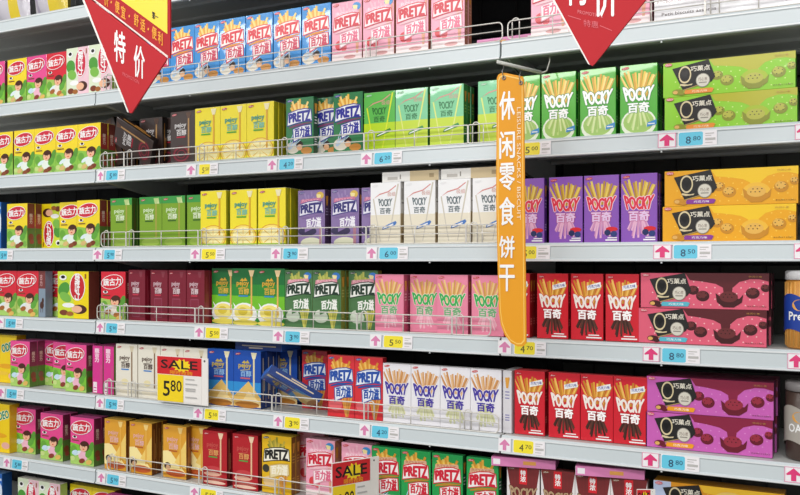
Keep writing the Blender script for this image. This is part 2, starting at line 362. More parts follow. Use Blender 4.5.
carton('prz_purple', *PZ, 'greyish purple pretzel-stick boxes', .088, .154, .022, (W_('#8a72a8'), G('#5a4266'), G('#9a86b0')), pretz('#3a3578', ('#e2e0ee', '#5a5096'), ('#8a72a8', '#8a72a8'), '#f0eef6', '#8a72a8', ('#9a84b4', '#8a72a8'), lambda a: (a.ell(.35, .26, .35, .08, G('#3c3558')), a.ell(.5, .05, .4, .1, G('#dcdcc0')), a.rect(.8, .0, .9, .45, G('#b07a88'))), ('#c87898', '#e8a8c0'), '#d9b650'), pside(G('#b0a0c8')))
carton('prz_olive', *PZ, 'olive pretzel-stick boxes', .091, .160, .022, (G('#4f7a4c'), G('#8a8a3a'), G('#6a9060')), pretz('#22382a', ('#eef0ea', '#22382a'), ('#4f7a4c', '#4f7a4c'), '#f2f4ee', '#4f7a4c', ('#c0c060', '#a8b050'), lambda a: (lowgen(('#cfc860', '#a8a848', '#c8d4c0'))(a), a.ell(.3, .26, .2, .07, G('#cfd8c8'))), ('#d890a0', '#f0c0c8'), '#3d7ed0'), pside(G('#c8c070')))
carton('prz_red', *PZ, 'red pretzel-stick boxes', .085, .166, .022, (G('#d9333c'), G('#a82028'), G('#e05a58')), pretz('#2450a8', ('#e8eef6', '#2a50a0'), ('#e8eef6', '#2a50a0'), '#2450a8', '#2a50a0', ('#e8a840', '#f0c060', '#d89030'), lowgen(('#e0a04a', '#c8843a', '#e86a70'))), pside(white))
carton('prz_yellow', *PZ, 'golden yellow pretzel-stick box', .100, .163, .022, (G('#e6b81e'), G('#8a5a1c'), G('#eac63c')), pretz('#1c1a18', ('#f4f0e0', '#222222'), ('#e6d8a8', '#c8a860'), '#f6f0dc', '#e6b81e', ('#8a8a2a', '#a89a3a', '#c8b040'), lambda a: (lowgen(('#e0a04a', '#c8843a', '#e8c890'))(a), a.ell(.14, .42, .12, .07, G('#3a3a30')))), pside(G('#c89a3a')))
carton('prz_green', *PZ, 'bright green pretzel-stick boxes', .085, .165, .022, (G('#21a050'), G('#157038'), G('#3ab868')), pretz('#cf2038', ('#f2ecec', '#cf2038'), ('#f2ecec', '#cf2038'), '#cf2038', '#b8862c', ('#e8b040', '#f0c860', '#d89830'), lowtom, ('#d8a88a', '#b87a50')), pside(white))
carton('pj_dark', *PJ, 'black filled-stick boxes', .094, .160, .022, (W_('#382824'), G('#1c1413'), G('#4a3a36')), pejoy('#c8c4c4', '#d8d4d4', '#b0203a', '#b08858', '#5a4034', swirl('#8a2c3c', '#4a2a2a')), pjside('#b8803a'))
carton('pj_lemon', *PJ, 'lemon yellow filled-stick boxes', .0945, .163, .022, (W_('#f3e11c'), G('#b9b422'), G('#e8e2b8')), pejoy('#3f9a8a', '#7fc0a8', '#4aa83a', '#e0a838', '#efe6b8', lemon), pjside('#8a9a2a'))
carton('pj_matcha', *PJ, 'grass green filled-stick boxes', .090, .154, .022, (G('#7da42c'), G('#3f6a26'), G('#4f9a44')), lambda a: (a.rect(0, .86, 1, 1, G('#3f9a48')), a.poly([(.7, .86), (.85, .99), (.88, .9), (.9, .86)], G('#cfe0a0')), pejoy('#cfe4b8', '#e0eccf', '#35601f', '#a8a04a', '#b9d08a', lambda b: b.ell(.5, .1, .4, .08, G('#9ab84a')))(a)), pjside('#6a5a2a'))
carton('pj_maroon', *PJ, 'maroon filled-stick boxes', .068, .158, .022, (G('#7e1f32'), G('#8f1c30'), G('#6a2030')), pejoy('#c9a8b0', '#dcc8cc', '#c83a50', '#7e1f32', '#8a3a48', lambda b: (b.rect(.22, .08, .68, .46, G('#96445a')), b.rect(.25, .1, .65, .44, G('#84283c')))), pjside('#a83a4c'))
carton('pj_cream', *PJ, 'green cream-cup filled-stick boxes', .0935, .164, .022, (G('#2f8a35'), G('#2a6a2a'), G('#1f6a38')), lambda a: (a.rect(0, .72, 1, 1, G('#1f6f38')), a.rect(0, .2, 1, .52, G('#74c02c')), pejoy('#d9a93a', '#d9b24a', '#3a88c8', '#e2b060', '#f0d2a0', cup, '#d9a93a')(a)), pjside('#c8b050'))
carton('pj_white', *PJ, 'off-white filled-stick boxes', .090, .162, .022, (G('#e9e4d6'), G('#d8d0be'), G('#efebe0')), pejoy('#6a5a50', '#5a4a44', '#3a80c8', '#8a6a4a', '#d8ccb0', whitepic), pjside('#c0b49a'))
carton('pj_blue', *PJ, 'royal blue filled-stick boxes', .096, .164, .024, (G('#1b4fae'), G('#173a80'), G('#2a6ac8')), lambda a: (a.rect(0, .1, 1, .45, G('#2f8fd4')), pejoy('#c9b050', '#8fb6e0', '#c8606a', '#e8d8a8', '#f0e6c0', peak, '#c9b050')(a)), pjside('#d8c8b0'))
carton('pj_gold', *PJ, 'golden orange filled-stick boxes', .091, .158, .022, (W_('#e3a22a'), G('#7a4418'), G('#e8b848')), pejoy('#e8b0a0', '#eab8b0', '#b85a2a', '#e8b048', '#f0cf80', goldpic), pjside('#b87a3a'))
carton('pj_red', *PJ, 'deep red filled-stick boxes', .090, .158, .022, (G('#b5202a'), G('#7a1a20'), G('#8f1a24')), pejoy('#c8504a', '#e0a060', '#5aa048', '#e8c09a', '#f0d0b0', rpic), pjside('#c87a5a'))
YB = [(.3, .1, '#d8b878'), (.7, .1, '#7b3b22'), (.55, .06, '#8b4a2a')]
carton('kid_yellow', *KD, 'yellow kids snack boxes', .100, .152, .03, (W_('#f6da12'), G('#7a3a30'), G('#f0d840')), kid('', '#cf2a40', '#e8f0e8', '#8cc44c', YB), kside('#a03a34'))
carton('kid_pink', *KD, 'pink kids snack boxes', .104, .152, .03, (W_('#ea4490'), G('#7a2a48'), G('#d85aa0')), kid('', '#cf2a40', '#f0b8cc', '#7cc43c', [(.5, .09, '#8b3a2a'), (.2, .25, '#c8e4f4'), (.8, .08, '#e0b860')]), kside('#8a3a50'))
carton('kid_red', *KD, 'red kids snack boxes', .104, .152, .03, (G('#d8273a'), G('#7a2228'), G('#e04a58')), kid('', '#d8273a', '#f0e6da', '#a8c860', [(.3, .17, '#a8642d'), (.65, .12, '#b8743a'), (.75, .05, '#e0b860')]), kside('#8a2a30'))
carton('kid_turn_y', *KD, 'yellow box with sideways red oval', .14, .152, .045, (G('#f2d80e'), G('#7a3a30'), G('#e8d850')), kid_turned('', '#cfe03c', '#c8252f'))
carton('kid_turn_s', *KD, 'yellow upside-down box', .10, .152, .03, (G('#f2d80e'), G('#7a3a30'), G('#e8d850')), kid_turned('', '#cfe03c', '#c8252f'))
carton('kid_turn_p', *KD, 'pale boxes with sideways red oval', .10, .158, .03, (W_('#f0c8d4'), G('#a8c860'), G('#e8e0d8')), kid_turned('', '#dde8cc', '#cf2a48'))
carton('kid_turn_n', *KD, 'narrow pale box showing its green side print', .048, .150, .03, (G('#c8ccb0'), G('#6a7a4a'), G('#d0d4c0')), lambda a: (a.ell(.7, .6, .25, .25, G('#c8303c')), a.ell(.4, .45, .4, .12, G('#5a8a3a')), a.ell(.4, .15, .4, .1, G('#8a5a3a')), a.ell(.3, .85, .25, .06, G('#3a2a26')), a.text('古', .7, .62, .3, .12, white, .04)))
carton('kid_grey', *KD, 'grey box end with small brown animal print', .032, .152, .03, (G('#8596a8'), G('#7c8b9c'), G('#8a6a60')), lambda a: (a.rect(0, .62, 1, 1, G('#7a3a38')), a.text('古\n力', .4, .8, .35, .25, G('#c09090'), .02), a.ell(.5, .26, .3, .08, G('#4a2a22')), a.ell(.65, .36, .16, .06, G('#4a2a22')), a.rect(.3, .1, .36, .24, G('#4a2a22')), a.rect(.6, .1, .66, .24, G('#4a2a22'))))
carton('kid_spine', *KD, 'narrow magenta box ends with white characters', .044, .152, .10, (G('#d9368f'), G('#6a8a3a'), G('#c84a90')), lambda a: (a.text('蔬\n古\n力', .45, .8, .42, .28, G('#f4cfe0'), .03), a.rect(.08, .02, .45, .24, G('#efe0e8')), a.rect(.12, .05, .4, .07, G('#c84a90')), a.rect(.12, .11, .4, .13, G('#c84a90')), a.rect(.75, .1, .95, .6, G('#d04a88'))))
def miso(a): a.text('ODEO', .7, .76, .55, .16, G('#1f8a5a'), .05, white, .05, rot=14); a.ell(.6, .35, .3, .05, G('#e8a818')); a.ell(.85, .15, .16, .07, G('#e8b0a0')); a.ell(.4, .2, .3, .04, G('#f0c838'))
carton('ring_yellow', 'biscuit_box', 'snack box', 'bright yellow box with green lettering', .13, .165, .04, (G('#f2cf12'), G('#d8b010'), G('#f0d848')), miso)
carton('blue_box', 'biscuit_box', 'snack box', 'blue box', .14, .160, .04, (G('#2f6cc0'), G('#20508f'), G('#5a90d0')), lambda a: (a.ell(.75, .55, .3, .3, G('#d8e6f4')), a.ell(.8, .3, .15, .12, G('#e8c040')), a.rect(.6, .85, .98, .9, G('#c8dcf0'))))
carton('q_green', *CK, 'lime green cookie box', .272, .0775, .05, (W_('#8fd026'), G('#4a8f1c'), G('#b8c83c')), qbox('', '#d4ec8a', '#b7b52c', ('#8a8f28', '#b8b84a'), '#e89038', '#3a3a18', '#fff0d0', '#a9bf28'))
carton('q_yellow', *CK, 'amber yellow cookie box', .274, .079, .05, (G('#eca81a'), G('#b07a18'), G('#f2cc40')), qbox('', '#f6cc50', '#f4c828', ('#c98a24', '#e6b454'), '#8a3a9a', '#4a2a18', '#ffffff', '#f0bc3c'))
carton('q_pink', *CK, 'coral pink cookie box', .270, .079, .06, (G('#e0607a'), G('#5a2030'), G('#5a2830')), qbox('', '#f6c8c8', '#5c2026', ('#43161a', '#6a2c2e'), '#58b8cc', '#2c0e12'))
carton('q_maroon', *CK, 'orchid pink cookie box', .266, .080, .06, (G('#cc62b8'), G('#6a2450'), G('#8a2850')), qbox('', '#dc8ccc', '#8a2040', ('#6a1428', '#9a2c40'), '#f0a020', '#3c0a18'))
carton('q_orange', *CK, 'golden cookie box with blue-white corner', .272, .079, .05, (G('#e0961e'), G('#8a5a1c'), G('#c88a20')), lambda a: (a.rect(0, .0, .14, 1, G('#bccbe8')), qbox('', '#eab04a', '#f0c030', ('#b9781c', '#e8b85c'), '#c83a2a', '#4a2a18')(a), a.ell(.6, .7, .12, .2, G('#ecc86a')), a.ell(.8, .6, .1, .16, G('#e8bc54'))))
def wbox(a):
    a.text('Bourbon d or', .1, .42, .16, .06, G('#8a6a6a'), .0); a.text('Petit biscuits assortis', .22, .18, .34, .06, G('#5a4a4a'), .01); a.ell(.58, .5, .07, .1, G('#e2a048'), 30); a.ell(.65, .58, .06, .06, G('#d08a38'))
    a.ell(.2, .6, .05, .2, G('#e8b8b0'), 20); a.poly([(.8, .16), (.9, .42), (1, .3), (1, .16)], G('#6a2030')); a.rect(.0, .85, 1, .9, G('#c8303c'))
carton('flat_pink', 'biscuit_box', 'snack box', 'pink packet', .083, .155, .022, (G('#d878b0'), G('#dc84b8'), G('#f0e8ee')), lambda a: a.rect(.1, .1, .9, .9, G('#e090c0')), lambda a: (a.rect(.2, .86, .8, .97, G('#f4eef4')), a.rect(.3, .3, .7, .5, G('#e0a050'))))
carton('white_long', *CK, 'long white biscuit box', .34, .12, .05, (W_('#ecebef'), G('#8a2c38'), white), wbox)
# ------------------------------------------------------------------ shelving levels
OFF = {0: .770, 1: .489, 2: .246, 3: 0.0, 4: -.2275, 5: -.463, 6: -.696, 7: -.930}
RH = .043
def ztop(k): return ZC + OFF[k] + RH + .0005
ROW = {1: 'top row of boxes', 2: 'second row down', 3: 'third row down', 4: 'fourth row down', 5: 'fifth row down', 6: 'sixth row down', 7: 'bottom row'}
def ordn(i, n):
    if n == 2: return ('left one', 'right one')[i]
    if i == 0: return 'leftmost'
    if i == n-1: return 'rightmost'
    return ['second', 'third', 'fourth', 'fifth', 'sixth', 'seventh'][i-1] + ' from left'
NUM = ['', 'one', 'two', 'three', 'four', 'five', 'six', 'seven', 'eight']
def put(key, label, loc, rot=(0, 0, 0), group=None):
    K = KIND[key]; o = bpy.data.objects.new(K['name'], kmesh(key)); COL.objects.link(o)
    o.location = loc; o.rotation_euler = rot; tag(o, label, K['cat'], group); return o
def single(s):
    for a, b in (('snack boxes', 'snack box'), ('stick boxes', 'stick box'), ('box ends', 'box end'), ('boxes', 'box')):
        if a in s: return s.replace(a, b, 1)
    return s
def run(key, row, lefts, deep=None, y=.03, level=None, prev=None, yaw=0, dz=0, where=None, sx=1):
    """a row of equal cartons; lefts: where each left edge stands; deep: how many more stand behind it"""
    K = KIND[key]; n = len(lefts); out = []; last = prev if prev is not None else -99; w, t = K['w']*sx, K['t']
    z = ztop(row) + dz; ph = where or ROW[row]
    ys = y if isinstance(y, (list, tuple)) else [y]*n
    for i, L in enumerate(lefts):
        x = T(L, ys[i])
        if i and abs(ys[i]-ys[i-1]) < t: x = max(x, last + .0008)
        elif i == 0: x = max(x, last + .0008)
        last = x + w; jit = math.radians(R.uniform(-.6, .6)) if not yaw else yaw
        gap = 0 if i+1 >= n else 1
        if n == 1: lab = '%s in the %s' % (single(K['desc']), ph)
        else: lab = '%s of %s %s, %s' % (ordn(i, n), NUM[n], K['desc'], ph)
        gr = '%s, %s' % (K['desc'], ph)
        out.append(put(key, lab, (x+w/2, ys[i], z), (0, 0, 0 if not yaw else jit), gr if n > 1 or (deep and deep[i]) else None))
        out[-1].scale.x = sx
        for d in range(deep[i] if deep else 0):
            o = 'front' if n == 1 else ordn(i, n)
            dl = ['directly behind', 'second behind', 'third behind'][d]
            put(key, '%s %s the %s one, %s' % (single(K['desc']), dl, o, ph) if n == 1 or 'one' not in o else '%s %s the %s, %s' % (single(K['desc']), dl, o, ph),
                (x+w/2+R.uniform(-.0015, .0015), ys[i]+(t+.0015)*(d+1), z), (0, 0, 0), gr).scale.x = sx
    return last
# ---- row 1
KS = .03
e = run('kid_pink', 1, [-14], where='left end of the top row', sx=.92)
e = run('kid_yellow', 1, [7.5], sx=.94, prev=e, where='top row of boxes')
e = run('kid_pink', 1, [27], sx=.9, prev=e, where='top row beside the yellow one')
e = run('kid_red', 1, [46], sx=.88, prev=e)
e = run('kid_turn_p', 1, [64, 85], prev=e)
e = run('prz_blue', 1, [147, 169, 192, 218, 246, 273.5, 302], deep=[0, 0, 0, 1, 0, 0, 0])
e = run('prz_pink', 1, [332, 363, 396, 431], deep=[0, 0, 0, 1], prev=e)
e = run('prz_pink', 1, [531, 566, 603], deep=[0, 0, 1], where='top row, right bay')
e = run('white_long', 1, [654], prev=e)
# ---- row 2
e = run('kid_yellow', 2, [-7, 14, 33.5, 54, 77], deep=[0, 0, 0, 0, 1])
put('pj_dark', 'black filled-stick box standing behind the leaning one at the left bay seam', (T(124, .13), .13, ztop(2)), (0, 0, 0), 'black filled-stick boxes')
e = run('pj_dark', 2, [139.5, 156.5, 170.5], deep=[0, 0, 0], y=[.075, .10, .03])
put('pj_dark', 'black filled-stick box tilted slightly left, leftmost of the black ones', (T(113, .09), .095, ztop(2)+.015), (0, math.radians(-18), 0), 'black filled-stick boxes')
DARKTIP = True
e = run('pj_lemon', 2, [193.5, 217.5, 246], deep=[0, 0, 2], prev=e)
e = run('prz_dgreen', 2, [286, 312.5, 333.5], y=[.03, .06, .03], prev=e)
e = run('slim_lime', 2, [364], prev=e)
e = run('slim_green', 2, [395.5, 430, 478], deep=[0, 2, 0], prev=e)
e = run('pky_green', 2, [507, 541.5, 580, 620], deep=[1, 1, 1, 2], y=.035)
qx = T(663.5, .035)
def qpair(key, row, pu, pl, lo, hi):
    K = KIND[key]
    a = put(key, 'lower of two stacked %ses, %s' % (K['desc'].replace('cookie box', 'cookie box'), ROW[row]), (T(pl, .035)+K['w']/2, .035, ztop(row)), (0, 0, 0), K['desc']+' pair')
    b = put(key, 'upper of two stacked %ses, %s' % (K['desc'], ROW[row]), (T(pu, .03)+K['w']/2, .03+.006, ztop(row)+K['h']+.0004), (0, 0, 0), K['desc']+' pair')
    for q in range(lo):
        put(key, '%s behind the lower stacked one, %s' % (K['desc'], ROW[row]), (T(pl, .035)+K['w']/2+.004*(q+1), .037+(K['t']+.004)*(q+1), ztop(row)), (0, 0, 0), K['desc']+' pair')
        put(key, '%s behind the upper stacked one, %s' % (K['desc'], ROW[row]), (T(pl, .035)+K['w']/2+.006*(q+1), .037+(K['t']+.004)*(q+1), ztop(row)+K['h']+.0004), (0, 0, 0), K['desc']+' pair')
qpair('q_green', 2, 662.5, 664.5, 0, 0)
# ---- row 3
e = run('blue_box', 3, [-26])
e = run('kid_yellow', 3, [7], deep=[1], where='third row, left end', prev=e)
e = run('kid_turn_n', 3, [32.5], y=.122)
put('kid_turn_s', 'yellow kids snack box standing upside down, third row down', (T(41.5, .088)+.05, .088, ztop(3)+.152), (0, math.radians(180), 0))
e = run('kid_yellow', 3, [59.5, 77], deep=[0, 2], y=[.058, .022], where='third row, left bay end', prev=None)
e = run('pj_matcha', 3, [110.5, 139.5, 162, 187], deep=[2, 0, 0, 0], prev=e)
e = run('pj_lemon', 3, [200.5, 230, 258], deep=[1, 0, 3], y=[.022, .026, .026], prev=e if False else None)
e = run('prz_purple', 3, [298, 331, 361.5], deep=[1, 1, 0], y=.045)
e = run('slim_white', 3, [370.5, 404, 438, 472.5], deep=[0, 2, 0, 0], y=.022)
for i, (L, lab) in enumerate(((385, 'white and cream slim-stick box lying flat on the left two upright ones'), (444, 'white and cream slim-stick box lying flat on the right two upright ones'))):
    o = put('slim_white', lab, (0, 0, 0), (math.radians(-90), 0, math.radians(90)), 'flat white slim-stick boxes')
    o.rotation_euler = Matrix(((0, 0, -1), (-1, 0, 0), (0, 1, 0))).to_euler()
    o.location = (T(L, .025)+.155, .024+.0445, ztop(3)+.1635)
e = run('pky_purple', 3, [512, 549, 584, 621], deep=[0, 0, 0, 1], y=.035)
qpair('q_yellow', 3, 664, 662.5, 0, 0)
# ---- row 4
e = run('blue_box', 4, [-38], y=.06)
e = run('kid_red', 4, [-4, 17], deep=[0, 0], where='fourth row, left end', prev=None)
e = run('kid_grey', 4, [36.8], prev=e)
e = run('kid_red', 4, [48.5], y=.073, where='fourth row behind the turned yellow box')
e = run('kid_turn_y', 4, [57.8], y=.025)
e = run('kid_red', 4, [101], deep=[2], where='fourth row, middle bay', y=.025, prev=T(94, .025))
e = run('pj_maroon', 4, [128.5, 150.5, 168.5, 186.5], deep=[3, 2, 1, 2], prev=e)
e = run('pj_cream', 4, [212, 232, 257.5], y=[.06, .036, .03], prev=e)
e = run('prz_olive', 4, [284.5, 312, 348.5], deep=[0, 3, 0], y=[.03, .03, .055], prev=e)
e = run('pky_pink', 4, [375, 410, 437, 471.5], deep=[2, 0, 1, 0], y=[.03, .053, .03, .03])
e = run('pky_red', 4, [500, 537, 571, 605.5], deep=[3, 1, 0, 0], y=.035)
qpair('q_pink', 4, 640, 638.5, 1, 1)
# ---- row 5
e = run('ring_yellow', 5, [-9], y=.06)
e = run('kid_pink', 5, [10.5, 45, 53, 65.5], deep=[2, 0, 0, 1], y=[.025, .088, .056, .025], sx=.9)
e = run('kid_spine', 5, [92.5, 103.5], prev=e)
e = run('pj_white', 5, [115.8, 138, 160.5, 183], prev=e)
e = run('pj_blue', 5, [204, 229.5, 270], deep=[0, 3, 0], y=[.03, .03, .125], prev=e)
e = run('prz_red', 5, [302, 327.5, 354], y=[.105, .03, .03], prev=None)
e = run('pky_white', 5, [380.5, 408, 437, 467], y=.03, prev=e)
o = put('pky_white', 'white stick box turned sideways, just right of the fifth-row white boxes', (e+.012+.022, .03+.042, ztop(5)), (0, 0, math.radians(90)), 'white purple-lettered stick boxes, fifth row down')
o.location = (e+.003+.0, .03+.042, ztop(5)); o.rotation_euler = (0, 0, math.radians(-90)); o.location.x = e+.004+0
e = run('pky_red', 5, [514.5, 548.5, 580.5, 612], deep=[1, 0, 0, 0], y=.035)
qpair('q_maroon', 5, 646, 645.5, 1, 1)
# ---- row 6
e = run('ring_yellow', 6, [-16])
e = run('kid_pink', 6, [14.5, 40.5, 70.5], deep=[1, 1, 1], y=[.06, .03, .025], prev=None)
e = run('pj_gold', 6, [104.5, 129.5, 163, 184], deep=[1, 2, 0, 0], y=[.025, .025, .032, .06], prev=e)
e = run('pj_red', 6, [202.5, 232.5], deep=[1, 2], y=.025)
e = run('prz_yellow', 6, [262], deep=[1], prev=e)
e = run('prz_pink', 6, [306, 341.5], deep=[1, 1])
put('prz_pink', 'pink pretzel-stick box further back, beside the golden yellow box', (T(300, .09)+.03, .1, ztop(6)), (0, 0, 0), 'pink pretzel-stick boxes, sixth row down')
e = run('prz_green', 6, [371, 401, 432, 466.5], prev=e)
e = run('pky_brown', 6, [507, 541, 572.5, 605], y=.035)
qpair('q_orange', 6, 653, 653, 0, 0)
# ---- row 7
e = run('blue_box', 7, [-25], y=.03)
e = run('kid_turn_p', 7, [18, 38], prev=e)
e = run('kid_yellow', 7, [59, 76], y=[.07, .07], prev=e)
e = run('kid_pink', 7, [106, 132, 160], where='bottom row, middle bay')
# ---- cartons lying loose
def loose(key, label, c, ex, ez):
    """a carton whose bottom-front middle is c, its width along ex and its height along ez"""
    ex = Vector(ex).normalized(); ez = Vector(ez); ez = (ez - ex*ez.dot(ex)).normalized(); ey = ez.cross(ex)
    o = put(key, label, (0, 0, 0)); m = Matrix((ex, ey, ez)).transposed()
    o.rotation_euler = m.to_euler(); o.location = c; return o
for L in (507, 598):
    loose('flat_pink', 'flat pink packet lying on the dark brown boxes, ' + ('left of two' if L == 507 else 'right of two'), (T(L+ (45 if L == 507 else 43), .03), .075, ztop(6)+.1558), (.18, -1, .0), (-1, 0, 0))
loose('pj_blue', 'royal blue filled-stick box tipped over and leaning to the right behind the guard', Vector((T(326, .02), .022, ztop(5)+.004)), (.6, 0, .8), (-.82, 0, .57)) if False else None
b0 = P(326, 399, .03); b1 = P(268, 368, .02)
# ------------------------------------------------------------------ shelving
RAILW = M('#c9d2d6', .35); LIP = M('#e6eaec', .3); BOARD = M('#c4c6c4', .45); DARK = M('#17181a', .6, noise=.3); WIRE = M('#d9d6d0', .3, .2); STEEL = M('#8e8f8e', .35, .8)
BAYS = [('left', T(95)-1.345, T(95)-.0015), ('middle', T(95)+.0035, T(500)-.0015), ('right', T(500)+.0035, T(500)+1.345)]
UND = {0: 'above the top row of boxes', 1: 'under the top row of boxes', 2: 'under the second row of boxes', 3: 'under the third row of boxes', 4: 'under the fourth row of boxes', 5: 'under the fifth row of boxes', 6: 'under the sixth row of boxes', 7: 'under the bottom row of boxes'}
DEP = .42
for bn, x0, x1 in BAYS:
    for k in range(8):
        z = ZC + OFF[k]; s = empty('display_shelf', (x0, 0, z)); L = x1-x0
        tag(s, 'grey steel display shelf, %s bay, %s' % (bn, UND[k]), 'shelf', 'display shelves of the snack rack')
        mb = MB(); mb.box(0, L, .012, DEP, RH-.012, RH-.0005, BOARD); mb.box(.004, L-.004, .02, .032, RH-.03, RH-.012, BOARD)
        for q in (.12, .24, .36): mb.box(.01, L-.01, q, q+.02, RH-.02, RH-.012, BOARD)
        mb.obj('shelf_board', s)
        mb = MB(); pr = [(.0, 0), (-.0015, .002), (-.0015, .005), (.0005, .007), (.0025, .034), (.0015, .036), (.0015, .040), (.005, RH+.001), (.011, RH), (.011, .0)]
        mb.prism(pr, 0, L, RAILW)
        mb.box(0, L, -.0021, .001, .0015, .0045, LIP); mb.box(0, L, .0005, .004, .0365, .0395, LIP)
        mb.obj('price_rail', s)
        for sx in (.0, L-.004):
            mb = MB(); mb.prism([(.03, RH-.013), (.03, RH-.035), (.2, .0-.02), (DEP, -.05), (DEP, RH-.013)], sx, sx+.004, BOARD); mb.obj('bracket', s)
        if bn == 'right' and k == 1:
            mb = MB()
            for q in range(34): mb.lathe([(.0028, RH-.0135), (.0028, RH-.0128)], DARK, 8, (.36+.028*q, .05))
            mb.obj('hole_row', s)
        mb = MB()
        for q in ((.28, .86) if bn != 'left' else (.5,)): mb.lathe([(.0022, -.004), (.0022, .001)], LIP, 8, (q*L, .004))
        mb.obj('rail_clip', s)
ZB, ZT = ZC + OFF[7] - .3, 2.6
for i, x in enumerate([BAYS[0][1]-.005, BAYS[0][2]+.0025, BAYS[1][2]+.0025, BAYS[2][2]+.005]):
    mb = MB(); u = empty('rack_upright', (x, DEP+.02, 0))
    mb.box(-.02, .02, .0, .05, 0, ZT, DARK); 
    mb.obj('post', u); tag(u, 'dark upright post of the rack, %s' % ['at its left end', 'between left and middle bays', 'between middle and right bays', 'at its right end'][i], 'post', 'rack uprights')
for bn, x0, x1 in BAYS:
    b = empty('backboard', (x0, DEP+.006, 0)); mb = MB(); L = x1-x0
    mb.box(.022, L-.022, .012, .02, 0, ZT, DARK if bn != 'right' else M('#4c4c48', .6)); mb.obj('back_panel', b)
    mb = MB()
    for q in range(1, 12): mb.tube([(q*L/12, .004, .3), (q*L/12, .004, ZT)], .0025, black, seg=5)
    for q in range(9):
        for dz in (.18, .22): mb.tube([(.02, .0, ZC+OFF[min(q, 7)]+dz), (L-.02, .0, ZC+OFF[min(q, 7)]+dz)], .003, black, seg=5)
    mb.obj('wire_grid', b); tag(b, 'dark back panel with black wire grid in the %s bay' % bn, 'panel', 'rack back panels')
# base plinth under the lowest shelf
for bn, x0, x1 in BAYS:
    mb = MB(); mb.box(x0, x1, .03, DEP-.005, 0, ZC+OFF[7]-.055, M('#55585a', .5)); tag(mb.obj('rack_plinth'), 'grey plinth at the foot of the rack, %s bay' % bn, 'plinth', 'rack plinths')
# ------------------------------------------------------------------ wire guards
def guard_loop(L, h, rl=.012, rr=.012):
    pts = []
    for r, cx, cz, a0 in ((rr, L-rr, h-rr, 0), (rl, rl, h-rl, 90), (rl, rl, rl, 180), (rr, L-rr, rr, 270)):
        for i in range(5):
            t = math.radians(a0 + 22.5*i); pts.append((cx+r*math.cos(t), 0, cz+r*math.sin(t)))
    return pts
def guard(L, rl, rr):
    g = empty('wire_guard'); mb = MB(); mb.tube(guard_loop(L, .045, rl, rr), .0017, WIRE, True); mb.obj('outer_loop', g, True)
    mb = MB(); mb.tube([(.001, 0, .024), (L-.001, 0, .024)], .0014, WIRE); mb.obj('middle_wire', g, True)
    mb = MB(); mb.tube([(L*.5, 0, .001), (L*.5, 0, .044)], .0014, WIRE); mb.obj('upright', g, True)
    mb = MB(); r = .009
    mb.tube([(.019-r, .003, 0)] + [(.019-r*math.cos(math.radians(a)), .003, .042+r*math.sin(math.radians(a))) for a in range(0, 181, 20)] + [(.019+r, .003, 0)], .0016, WIRE); mb.obj('clip_hoop', g, True)
    return g
def copy_tree(o):
    c = o.copy(); COL.objects.link(c)
    for ch in list(o.children):
        q = ch.copy(); COL.objects.link(q); q.parent = c
    return c
gp = {}
NAMES = {1: 'first', 2: 'second', 3: 'third', 4: 'fourth', 5: 'fifth', 6: 'sixth'}
first_g = {}
def place_guards(k, px, ph, yy=.0075):
    xs = [T(p, yy) for p in px]; n = len(xs)-1
    for i in range(n):
        L = round(xs[i+1]-xs[i]-.0015, 3)
        rl, rr = (.012 if i == 0 else .003), (.012 if i == n-1 else .003); ky = (L, rl, rr)
        if ky not in first_g: g = first_g[ky] = guard(*ky)
        else: g = copy_tree(first_g[ky])
        g.location = (xs[i]+.001, yy, ZC+OFF[k]+RH+.003)
        tag(g, '%s wire guard %s edge, %s' % ('only' if n == 1 else ordn(i, n), 'of %s on the shelf' % NUM[n], ph), 'wire guard', 'wire guards along the shelf edges')
place_guards(1, [103, 127, 199, 280, 366, 502.5], 'top row, middle bay')
place_guards(1, [507.5, 600, 705, 815], 'top row, right bay')
place_guards(2, [100, 124, 196, 278, 364, 468, 499], 'second row')
place_guards(3, [101, 126, 198, 279, 366, 466, 499], 'third row')
place_guards(4, [97, 120, 195, 272, 357, 452, 491], 'fourth row')
place_guards(5, [104, 128, 196, 272, 364, 460, 499], 'fifth row')
place_guards(6, [107, 127, 199, 275, 366, 466], 'sixth row')
# ------------------------------------------------------------------ price cards
PAPER = M('#efebef', .5); PINK = M('#d880ae', .5); PBLUE = M('#62c6e2', .45); PYEL = M('#f2e02a', .45); INK = M('#24506e', .5); INK2 = M('#5f5a20', .5); GREY = M('#b8b6b4', .5)
def lean(k, x0, x1, z0=.0055, z1=.037):
    """thin card standing in the rail's front channel"""
    b = Vector((x0, -.0022, ZC+OFF[k]+z0)); t = Vector((x0, -.0004+.0008, ZC+OFF[k]+z1))
    mb = MB(); mb.prism([(b.y, b.z), (t.y, t.z), (t.y+.0008, t.z), (b.y+.0008, b.z)], x0, x1, PAPER)
    n = Vector((0, -1, .08)).normalized()
    return mb, Art(mb, b, (x1-x0, 0, 0), t-b, n, .00012)
def arrow(k, a, b, lab, border=False):
    mb, A = lean(k, T(a), T(b))
    if border:
        for r in ((0, 0, 1, .04), (0, .96, 1, 1), (0, 0, .04, 1), (.96, 0, 1, 1)): A.rect(*r, M('#e58ab0', .5))
    A.poly([(.5, .93), (.1, .55), (.12, .45), (.36, .5), (.36, .1), (.64, .1), (.64, .5), (.88, .45), (.9, .55)], PINK if not border else M('#dc2f74', .5))
    tag(mb.obj('arrow_card'), lab, 'sign card', 'pink arrow cards on the shelf edges')
